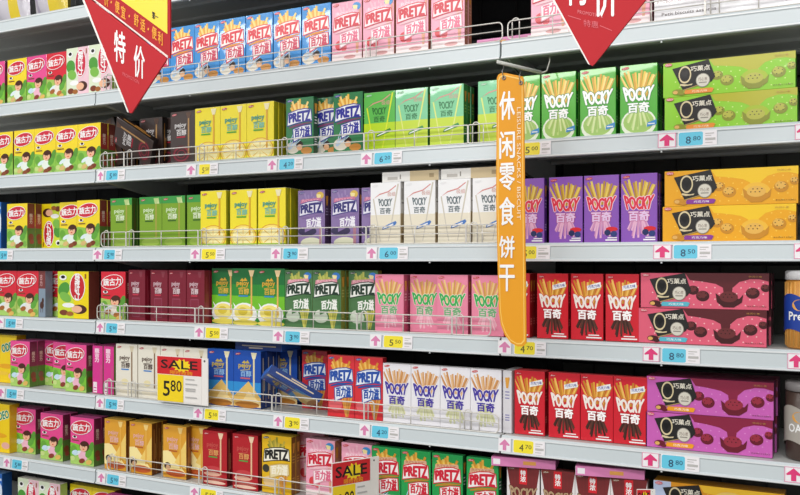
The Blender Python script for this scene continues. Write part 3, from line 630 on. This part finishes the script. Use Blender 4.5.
def price(k, a, b, w, col, s, lab):
    mb, A = lean(k, T(a), T(w)); f = (T(b)-T(a))/(T(w)-T(a)); C = PBLUE if col == 'blue' else PYEL; I = INK if col == 'blue' else INK2
    A.poly([(.02, .1), (.06, .03), (f-.04, .03), (f, .1), (f, .9), (f-.04, .97), (.06, .97), (.02, .9)], C)
    big, sm = s.split('.')
    A.text(big, f*.42, .42, f*.2, .5, I, .02); A.text(sm, f*.76, .52, f*.3, .3, I, .01)
    A.rect(f+.06, .78, f+(1-f)*.8, .84, GREY); A.rect(f+.06, .64, f+(1-f)*.6, .68, GREY); A.rect(f+.06, .34, f+(1-f)*.9, .5, GREY); A.rect(f+.06, .16, f+(1-f)*.7, .2, GREY)
    tag(mb.obj('price_card'), lab, 'price card', 'price cards on the shelf edges')
CARDS = [
 (2, 97.5, 104, 106, 118, 125, 'blue', '5.80', 'black filled-stick boxes'), (2, 186.5, 196, 199, 210, 218, 'yellow', '5.50', 'lemon yellow boxes'), (2, 267.5, 277, 279, 294.5, 303, 'blue', '4.20', 'dark green boxes'),
 (2, 361, 372, 374, 392, 402, 'blue', '6.20', 'mint and lime boxes'), (2, 504, 517, 519, 540, 551, 'yellow', '5.00', 'matcha green boxes'), (2, 658, 676, 678, 703, 717, 'blue', '8.80', 'lime cookie boxes'),
 (3, -10, -3, -1, 7.5, 13, 'blue', '5.80', 'blue box'), (3, 93, 102.5, 104, 115, 122, 'blue', '5.90', 'grass green boxes'), (3, 190.5, 200, 201.5, 216, 225, 'yellow', '5.50', 'lemon yellow boxes'), (3, 271, 281, 283, 298, 308, 'blue', '3.90', 'purple pretzel boxes'),
 (3, 366.5, 377, 379, 398, 408, 'blue', '6.00', 'white slim-stick boxes'), (3, 503, 515, 517, 536.5, 550, 'yellow', '5.00', 'purple berry boxes'), (3, 653.5, 671.5, 673, 697.5, 711.5, 'blue', '8.50', 'amber cookie boxes'),
 (4, -6, 4, 5.5, 16, 23, 'blue', '5.80', 'red kids boxes'), (4, 96.5, 104, 106, 117.5, 125, 'blue', '5.90', 'maroon boxes'), (4, 194.5, 204, 205.5, 220, 228, 'yellow', '5.50', 'cream-cup boxes'), (4, 273, 283.5, 285, 300, 309.5, 'blue', '3.90', 'olive green boxes'),
 (4, 370, 381.5, 383.5, 403, 412.5, 'yellow', '5.50', 'pink strawberry boxes'), (4, 498, 511.5, 514, 535, 546, 'yellow', '4.70', 'red chocolate boxes'), (4, 643, 659.5, 661.5, 686, 700, 'blue', '8.80', 'coral pink cookie boxes'),
 (5, -3, 5, 6.5, 17, 24, 'blue', '5.80', 'pink kids boxes'), (5, 96, 104, 105.5, 117.5, 124, 'blue', '5.90', 'off-white boxes'), (5, 193.5, 203, 204.5, 218.5, 226, 'yellow', '5.50', 'royal blue boxes'), (5, 273.5, 283, 284.5, 300, 309, 'yellow', '3.90', 'red pretzel boxes'),
 (5, 359.5, 370, 371.5, 388.5, 399, 'blue', '4.20', 'white stick boxes'), (5, 498.5, 511, 513, 533.5, 545, 'yellow', '4.70', 'red chocolate boxes'), (5, 642, 659, 661, 685, 699.5, 'blue', '8.80', 'orchid pink cookie boxes'),
 (6, 3.5, 10.5, 12, 22, 28, 'blue', '5.80', 'pink kids boxes'), (6, 97.5, 105.5, 107, 119, 126, 'blue', '5.90', 'golden orange boxes'), (6, 190, 199, 200.5, 216, 223, 'yellow', '5.50', 'deep red boxes')]
for k, a0, a1, p0, p1, w1, col, s, und in CARDS:
    arrow(k, a0, a1, 'pink arrow card on the %s shelf edge under the %s' % (ROW[k].split()[0], und), a0 > 600)
    price(k, p0, p1, w1, col, s, '%s price card reading %s on the %s shelf edge under %s' % (col, s, ROW[k].split()[0], und))
for k, a0, a1 in ((2, 795, 813), (3, 794, 812), (4, 787.5, 805), (5, 784.5, 803)):
    arrow(k, a0, a1, 'pink arrow card at the right edge of the photo, %s shelf edge' % ROW[k].split()[0], True)
# ------------------------------------------------------------------ sale signs
SR = M('#d21f28', .4); SY = M('#f6d61c', .4); SW = M('#eeeae6', .4)
def sale(label, a, b, ztop_, h, s, frac=.86):
    """a,b: the left and right ends (x,y) of the card"""
    a = Vector((a[0], a[1], 0)); b = Vector((b[0], b[1], 0)); L = (b-a).length; rz = math.atan2(b.y-a.y, b.x-a.x)
    e = empty('sale_sign', (a.x, a.y, ztop_-h), rz); tag(e, label, 'sign', 'sale signs clipped to the shelf edges')
    mb = MB(); mb.box(0, L, 0, .003, 0, h, SW, .0006)
    A = Art(mb, (0, 0, 0), (L, 0, 0), (0, 0, h), (0, -1, 0), .00015); A.ell(frac+(1-frac)*.45, .94, .018, .018*L/h, M('#444', .4) if False else G('#555555')); mb.obj('holder_frame', e)
    mb = MB(); A = Art(mb, (0, -.0012, 0), (L, 0, 0), (0, 0, h), (0, -1, 0), .00015)
    mb.box(0, L*frac, -.001, -.0002, h*.03, h*.99, SW)
    A.rect(.0, .61, frac, .99, SR)
    star = []
    for i in range(24):
        t = 2*math.pi*i/24; r = 1 if i % 2 else .7; star.append((frac*.56+r*.2*math.cos(t), .81+r*.15*math.sin(t)))
    A.poly(star, SY)
    A.text('SALE', frac*.5, .83, frac*.82, .18, black, .03, M('#6a3a2a', .4) if False else None); A.text('限时抢购', frac*.55, .66, frac*.5, .08, M('#f09a20', .4), .03)
    A.rect(.01, .03, frac*.6, .6, SY)
    big, sm = s.split('.'); A.text(big, frac*.22, .3, frac*.15, .32, black, .02); A.text(sm, frac*.44, .37, frac*.25, .24, black, .01)
    for q, ww in ((.52, .2), (.42, .26), (.32, .22), (.28, .22), (.14, .26)): A.rect(frac*.65, q, frac*.65+ww*frac, q+.025, GREY)
    mb.obj('price_sheet', e)
sale('red and yellow SALE sign reading 5.80 before the off-white boxes', (T(157.5, -.012), -.012), (T(208, -.012), -.012), P(183, 357, -.012).z, .137, '5.80', .88)
sale('angled red and yellow SALE sign before the pink and green pretzel boxes', (T(332, -.13), -.13), (T(379, -.006), -.006), P(379, 456, -.006).z, .15, '2.80', .8)
sale('small red SALE sign before the golden cookie boxes at the bottom edge', (T(637, -.03), -.03), (T(656, -.006), -.012), P(646, 488, -.01).z, .09, '8.80', .72)
# ------------------------------------------------------------------ canisters
def canister(label, x, y, z, H, lid, body, lab, fill):
    e = empty('snack_canister', (x, y, z)); tag(e, label, 'canister'); r = .043
    mb = MB(); mb.lathe([(r-.004, 0), (r, .004), (r, H*.86), (r-.006, H*.88)], body); mb.obj('jar_body', e, True)
    mb = MB(); mb.lathe([(r-.002, H*.88), (r+.001, H*.885), (r+.001, H*.985), (r-.003, H)], lid); mb.obj('lid', e, True)
    mb = MB(); n = 40
    z0, z1 = H*.18, H*.62
    vs = []; fs = []
    for i in range(n):
        t = 2*math.pi*i/n
        for zz in (z0+.012*math.sin(t*2), z1+.014*math.sin(t*2)): vs.append(((r+.003)*math.cos(t), (r+.003)*math.sin(t), zz))
        j = (i+1) % n; fs.append((2*i, 2*j, 2*j+1, 2*i+1))
    mb.add(vs, fs, lab); o = mb.obj('label_wrap', e, True)
    mb = MB(); rr = r+.0034
    def curved(s, zc, h, w, m, c0):
        v, f, ref = tmesh(s, .02); out = []
        for a, b in v:
            A = c0 + ((a-ref[0])/(ref[1]-ref[0])-.5)*w/rr; out.append((rr*math.sin(A), -rr*math.cos(A), zc+((b-ref[2])/(ref[3]-ref[2])-.5)*h))
        mb.add(out, f, m)
    curved('Pretz' if fill else 'OATS', H*.42, .018, .05, white, -.3)
    v = [((rr)*math.sin(-.3+.35*math.cos(t)), -rr*math.cos(-.3+.35*math.cos(t)), H*.56+.012*math.sin(t)) for t in [2*math.pi*i/16 for i in range(16)]]
    mb.add(v, [tuple(range(16))], gold); mb.obj('label_print', e)
    if fill:
        mb = MB()
        for i in range(26):
            t = 2*math.pi*i/26; mb.tube([((r-.0005)*math.cos(t), (r-.0005)*math.sin(t), .006), ((r-.0005)*math.cos(t+.06), (r-.0005)*math.sin(t+.06), H*.85)], .0022, M('#d9a050', .5), seg=6)
        mb.obj('pretzel_sticks', e, True)
canister('pretzel-stick canister with white lid and blue label, right end of fourth row', T(784, .07)+.046, .07, ztop(4), .165, M('#e6e6e8', .3), M('#c98a3c', .4), M('#1f3f9a', .35), True)
canister('dark canister with grey lid and pale label, right end of fifth row', T(784, .07)+.046, .07, ztop(5), .165, M('#8a8686', .35), M('#4a3a34', .3), M('#a8a29a', .4), False)
# ------------------------------------------------------------------ bags on the highest shelf
def bag(label, x, y, z, w, h, d, cols):
    mb = MB(); nx, nz = 14, 12
    def pt(i, j, sgn):
        u, v = i/nx, j/nz; b = (math.sin(math.pi*u)*math.sin(math.pi*min(1, v*.9+.1)))**.5 if 0 < u < 1 and v < 1 else 0
        return ((u-.5)*w*(1-.06*math.sin(math.pi*v)), d/2+sgn*b*d/2+.004*math.sin(9*u+7*v)*b, v*h+.006*math.sin(6*u)*(1 if v == 0 else 0)+.004)
    for sgn in (-1, 1):
        for i in range(nx):
            for j in range(nz):
                u, v = (i+.5)/nx, (j+.5)/nz; m = cols(u, v)
                mb.add([pt(i, j, sgn), pt(i+1, j, sgn), pt(i+1, j+1, sgn), pt(i, j+1, sgn)], [(0, 1, 2, 3)], m)
    o = mb.obj('snack_bag'); bm = bmesh.new(); bm.from_mesh(o.data); bmesh.ops.remove_doubles(bm, verts=bm.verts[:], dist=1e-5)
    for f in bm.faces: f.smooth = True
    bm.to_mesh(o.data); bm.free(); o.location = (x, y, z); return tag(o, label, 'snack bag', 'white and yellow bags on the highest shelf')
PL = M('#c6c2cc', .4, 0, .4, .5); PLY = M('#dcc21a', .4, 0, .4, .3); PLV = M('#a89eb6', .4, 0, .4, .4)
bag('white snack bag with yellow stripe, leftmost on the highest shelf', T(-2, .0)-.0, .012, ztop(0), .17, .2, .1, lambda u, v: PLY if .66 < u < .84 and v < .8 else (PLV if u < .3 else PL))
bag('white snack bag with yellow corner, rightmost on the highest shelf', T(37, .0)+.002, .012, ztop(0), .145, .2, .1, lambda u, v: PLY if u > .62 and v < .3+.4*(u-.5) else (PLV if .2 < u < .35 else PL))
# ------------------------------------------------------------------ hanging signs
def board(pts, y, m, th=.004):
    mb = MB(); mb.prism([(p.x, p.z) for p in pts], y, y+th, m, axis='y'); return mb
Y1 = -.5; HR = M('#b80e1e', .7); HR2 = M('#b00c1a', .7); HY_ = M('#f2d21e', .35)
e = empty('hanging_promotion_sign', P(130, 0, Y1)); tag(e, 'red triangular promotion sign with yellow banner hanging at upper left', 'hanging sign', 'red promotion signs')
def local(o, e): o.parent = e; o.matrix_parent_inverse = Matrix.Translation(-e.location)
q = [(84, -1), (167, 58), (131, 113)]
q = [(64, -14)] + q[1:]
mb = board([P(84.5, 0, Y1), P(76, -12, Y1), P(86, -4, Y1), P(166.5, 58, Y1), P(166, 60, Y1), P(131.5, 113, Y1), P(129.5, 113, Y1)], Y1, HR)
pl = [P(84.5, 0, Y1), P(129, 112.5, Y1), P(127.5, 112, Y1), P(82.5, 0, Y1)]; mb.add([(p.x, Y1-.0006, p.z) for p in pl], [(0, 1, 2, 3)], SW)
def sheared(mb, s, c, w, h, slope, m, y, bold=.02):
    """c: centre; lettering runs along a falling line, strokes stay upright"""
    c = Vector(c); A = Art(mb, (c.x, y-.0004, c.z), (w, 0, -w*slope), (0, 0, h), (0, -1, 0), .0003); A.asp = 1
    A.text(s, 0, 0, 1, 1, m, bold)
S1 = scl(130, Y1)
sheared(mb, '特', P(120, 47, Y1), 15/S1, 31/S1, .35, white, Y1); sheared(mb, '价', P(139.5, 62, Y1), 14/S1, 31/S1, .35, white, Y1)
sheared(mb, 'PROMOTION', P(131, 78, Y1), 22/S1, 3.5/S1, .5, M('#d9606a', .4), Y1, 0)
local(mb.obj('triangle_panel'), e)
mb = board([P(86, -5, Y1), P(96, -60, Y1), P(169.5, -60, Y1), P(169.5, 58, Y1), P(168.5, 58, Y1)], Y1+.002, HR2)
yv = [P(118, -2, Y1), P(112, -58, Y1), P(167, -58, Y1), P(167, 34, Y1)]; mb.add([(p.x, Y1+.0012, p.z) for p in yv], [(0, 1, 2, 3)], HY_)
g = lambda p, d: (P(*p, Y1).x, Y1+.0010-d, P(*p, Y1).z)
mb.add([g((88, -4), 0), g((90, -4), 0), g((168, 56), 0), g((166.5, 57), 0)], [(0, 1, 2, 3)], M('#e8d8d0', .2))
OR = M('#f2a41c', .4)
for s_, px, py in (('便', 117, 7), ('宜', 123, 12), ('舒', 136, 20), ('适', 142.5, 25), ('便', 154, 33), ('利', 160, 38), ('价', 106, 0)):
    sheared(mb, s_, P(px, py, Y1), 6/S1, 12/S1, .6, OR, Y1+.0016)
for px, py in ((129, 16), (148, 29), (111, 2)): sheared(mb, '·', P(px, py, Y1), 2/S1, 2.5/S1, 0, OR, Y1+.0016)
sheared(mb, '第一', P(155, 16, Y1), 8/S1, 7/S1, .5, black, Y1+.0012)
local(mb.obj('banner_panel'), e)
mb = MB(); top = P(130, -60, Y1)
for px in (104, 166): a = P(px, -58, Y1); mb.tube([(a.x, Y1+.004, a.z-.004), (a.x, Y1+.004, 3.2)], .0012, M('#cfcfcf', .3), seg=5)
local(mb.obj('hanging_string'), e)
Y2 = -.5; S2 = scl(592, Y2)
e = empty('hanging_promotion_sign', P(592, 0, Y2)); tag(e, 'red triangular promotion sign hanging at upper right centre', 'hanging sign', 'red promotion signs')
mb = board([P(520, -62, Y2), P(692, -58, Y2), P(594.5, 64, Y2), P(592, 66, Y2), P(589.5, 64, Y2)], Y2, HR)
pl = [P(553.5, -2, Y2), P(590, 65, Y2), P(588.2, 64, Y2), P(518, -62, Y2), P(521, -60, Y2)]; mb.add([(p.x, Y2-.0006, p.z) for p in pl], [(0, 1, 2, 3, 4)], SW)
sheared(mb, '特', P(577, -15, Y2), 24/S2, 40/S2, .1, white, Y2); sheared(mb, '价', P(606, -5, Y2), 24/S2, 42/S2, .12, white, Y2)
sheared(mb, 'PROMOTION', P(590, 14, Y2), 25/S2, 3.6/S2, .32, M('#dd7078', .4), Y2, 0); sheared(mb, '特惠', P(591, 24, Y2), 15/S2, 7/S2, .28, M('#d85a66', .4), Y2, 0)
for a_, b_ in (((568, 16), (581, 20)), ((600, 26), (612, 31))):
    p, r_ = P(*a_, Y2), P(*b_, Y2); mb.add([(p.x, Y2-.0005, p.z), (r_.x, Y2-.0005, r_.z), (r_.x, Y2-.0005, r_.z+.0012), (p.x, Y2-.0005, p.z+.0012)], [(0, 1, 2, 3)], M('#d85a66', .4))
local(mb.obj('triangle_panel'), e)
mb = MB()
for px in (540, 672): a = P(px, -58, Y2); mb.tube([(a.x, Y2+.006, a.z-.002), (a.x, Y2+.006, 3.2)], .0012, M('#cfcfcf', .3), seg=5)
local(mb.obj('hanging_string'), e)
# orange aisle strip on its arm
Y3 = -.15; S3 = scl(512, Y3)
e = empty('hanging_category_strip', P(512, 73, Y3)); tag(e, 'long orange hanging strip with white characters naming leisure snacks and biscuits', 'hanging sign')
OG = M('#e59a02', .6); OG2 = M('#f6c860', .35)
px = [(a-1.2, b) for a, b in [(498, 78), (499.5, 74.5), (503, 72.8), (507, 73), (524, 76.5), (525, 80), (526, 200), (527.5, 343), (524, 346.5), (519, 346.5), (512, 343), (506, 335), (502, 325), (500, 312), (497.2, 200)]]
mb = board([P(a, b, Y3) for a, b in px], Y3, OG, .003)
cx = 511
def shr(k): return [(cx+(a-cx)*k, 210+(b-210)*(1-(1-k)*.16)) for a, b in px]
o_, i_ = shr(.9), shr(.84); n = len(px)
for i in range(n):
    j = (i+1) % n; mb.add([(P(*q_, Y3).x, Y3-.0004, P(*q_, Y3).z) for q_ in (o_[i], o_[j], i_[j], i_[i])], [(0, 1, 2, 3)], OG2)
A = Art(mb, (P(496, 350, Y3).x, Y3-.0006, P(512, 350, Y3).z), (30/S3, 0, 0), (0, 0, 280/S3), (0, -1, 0), .0002)
for ch, a, b in (('休', 91, 119), ('闲', 131, 158), ('零', 163, 190), ('食', 197, 225), ('饼', 236, 258), ('干', 265, 291)):
    A.text(ch, .40, (350-(a+b)/2)/280, .53, (b-a)/280, white, .015)
A.text('LEISURE SNACKS / BISCUIT', .82, (350-164)/280, 112/30, .014, M('#f8e6c0', .4), 0, rot=-90)
local(mb.obj('strip_panel'), e)
mb = MB()
for a, b in ((504, 78), (521, 83)):
    c = P(a, b, Y3); mb.tube([(c.x+.0035*math.cos(t), Y3-.001, c.z+.0035*math.sin(t)) for t in [2*math.pi*i/12 for i in range(12)]], .0014, STEEL, True)
local(mb.obj('eyelet', None, True), e)
mb = MB()
for a, b, d_ in ((504, 78, 66), (521, 83, 70.5)):
    c = P(a, b, Y3); t_ = P(a, d_, Y3); mb.tube([(c.x, Y3-.003, c.z), (c.x-.003, Y3-.004, (c.z+t_.z)/2), (c.x, Y3, t_.z)], .0009, STEEL)
local(mb.obj('wire_hook', None, True), e)
a = empty('hook_arm', P(520, 68, Y3)); tag(a, 'grey metal arm under the top-row shelf carrying the orange strip', 'hook')
p0, p1 = P(497, 62.5, Y3), P(541, 74, Y3); p1.y = -.1
mb = MB(); p1 = Vector((T(541, -.04), -.04, P(541, 73, -.04).z)); mb.tube([p0, p1], .0028, M('#b8bab4', .3, .3)); mb.tube([p0+Vector((0, 0, .0035)), p1+Vector((0, 0, .0035))], .0022, M('#d8dad4', .2)); local(mb.obj('arm_rod', None, True), a)
mb = MB(); z1 = ZC+OFF[1]+.010; mb.tube([p1, (p1.x+.004, -.01, p1.z+.01), (p1.x+.002, .02, p1.z+.04), (p1.x-.004, .035, z1)], .0016, WIRE); local(mb.obj('arm_bend', None, True), a)
# ------------------------------------------------------------------ loose cartons between the uprights
loose('pj_dark', 'black filled-stick box tipped over before the other black ones, its narrow side up', Vector((T(153, .03)-.012, .036, ztop(2)+.0385)), (.50, -.35, .75), (-.80, -.10, .52))
# blue box tipped over in front of the third royal blue one; dark packet piece on the top shelf
bt = Vector((T(322, .028), .0245, ztop(5)+.03))
loose('pj_blue', 'royal blue filled-stick box tipped over, its end pointing out at the left', Vector((T(312, .0)+.02, .1, ztop(5)+.02)), (.55, -.1, .0), (-.0, 0, 1)) if False else None
loose('pj_blue', 'royal blue filled-stick box tipped over and leaning left before the others', Vector((T(317, .06)-.01, .064, ztop(5)+.0205)), (.72, -.62, .30), (-.68, -.52, .52))
loose('flat_pink', 'pink packet lying flat at the right end of the top row, middle bay', Vector((T(474, .03), .04+.05, ztop(1)+.0004)), (0, 1, 0), (1, 0, 0))
loose('pj_blue', 'blue box lying flat on top of the royal blue filled-stick boxes', Vector((T(238, .06), .095, ztop(5)+.1643)), (0, 1, 0), (1, 0, 0))
# ------------------------------------------------------------------ room
mb = MB(); mb.box(-7, 4, -6, 1.2, -.05, 0, M('#8f8c86', .5, noise=.15)); tag(mb.obj('floor'), kind='structure')
mb = MB(); mb.box(-7, 4, -6, 1.2, 3.4, 3.45, M('#b8b8b4', .7)); tag(mb.obj('ceiling'), kind='structure')
mb = MB(); mb.box(-7, 4, 1.15, 1.2, 0, 3.4, M('#3a3a3c', .7)); tag(mb.obj('wall_back'), kind='structure')
def lamp(x, y, z, sx, sy, pw, rx=0):
    l = bpy.data.lights.new('tube_light', 'AREA'); l.shape = 'RECTANGLE'; l.size = sx; l.size_y = sy; l.energy = pw; l.color = (1, .985, .96)
    o = bpy.data.objects.new('tube_light', l); COL.objects.link(o); o.location = (x, y, z); o.rotation_euler = (rx, 0, 0)
for x in (-4, -2.2, -.4, 1.4):
    lamp(x, -1.5, 3.3, 1.4, .25, 26, math.radians(12)); lamp(x, -3.6, 3.3, 1.4, .3, 55, math.radians(35)); lamp(x, -5.4, 3.3, 1.4, .3, 45, math.radians(45))
w = bpy.data.worlds.new('store'); bpy.context.scene.world = w; w.use_nodes = True
w.node_tree.nodes['Background'].inputs[0].default_value = (.95, .98, 1, 1); w.node_tree.nodes['Background'].inputs[1].default_value = .8
# ------------------------------------------------------------------ camera
cam = bpy.data.cameras.new('camera'); co = bpy.data.objects.new('camera', cam); COL.objects.link(co)
co.location = (0, -D, ZC); co.rotation_euler = (math.radians(90), 0, TH)
cam.sensor_width = 36; cam.lens = F/800*36; cam.shift_y = (HY-247.5)/800; cam.clip_start = .05
sc = bpy.context.scene; sc.camera = co
sc.view_settings.view_transform = 'Standard'; sc.view_settings.look = 'None'; sc.view_settings.exposure = -1.07; sc.view_settings.gamma = 1
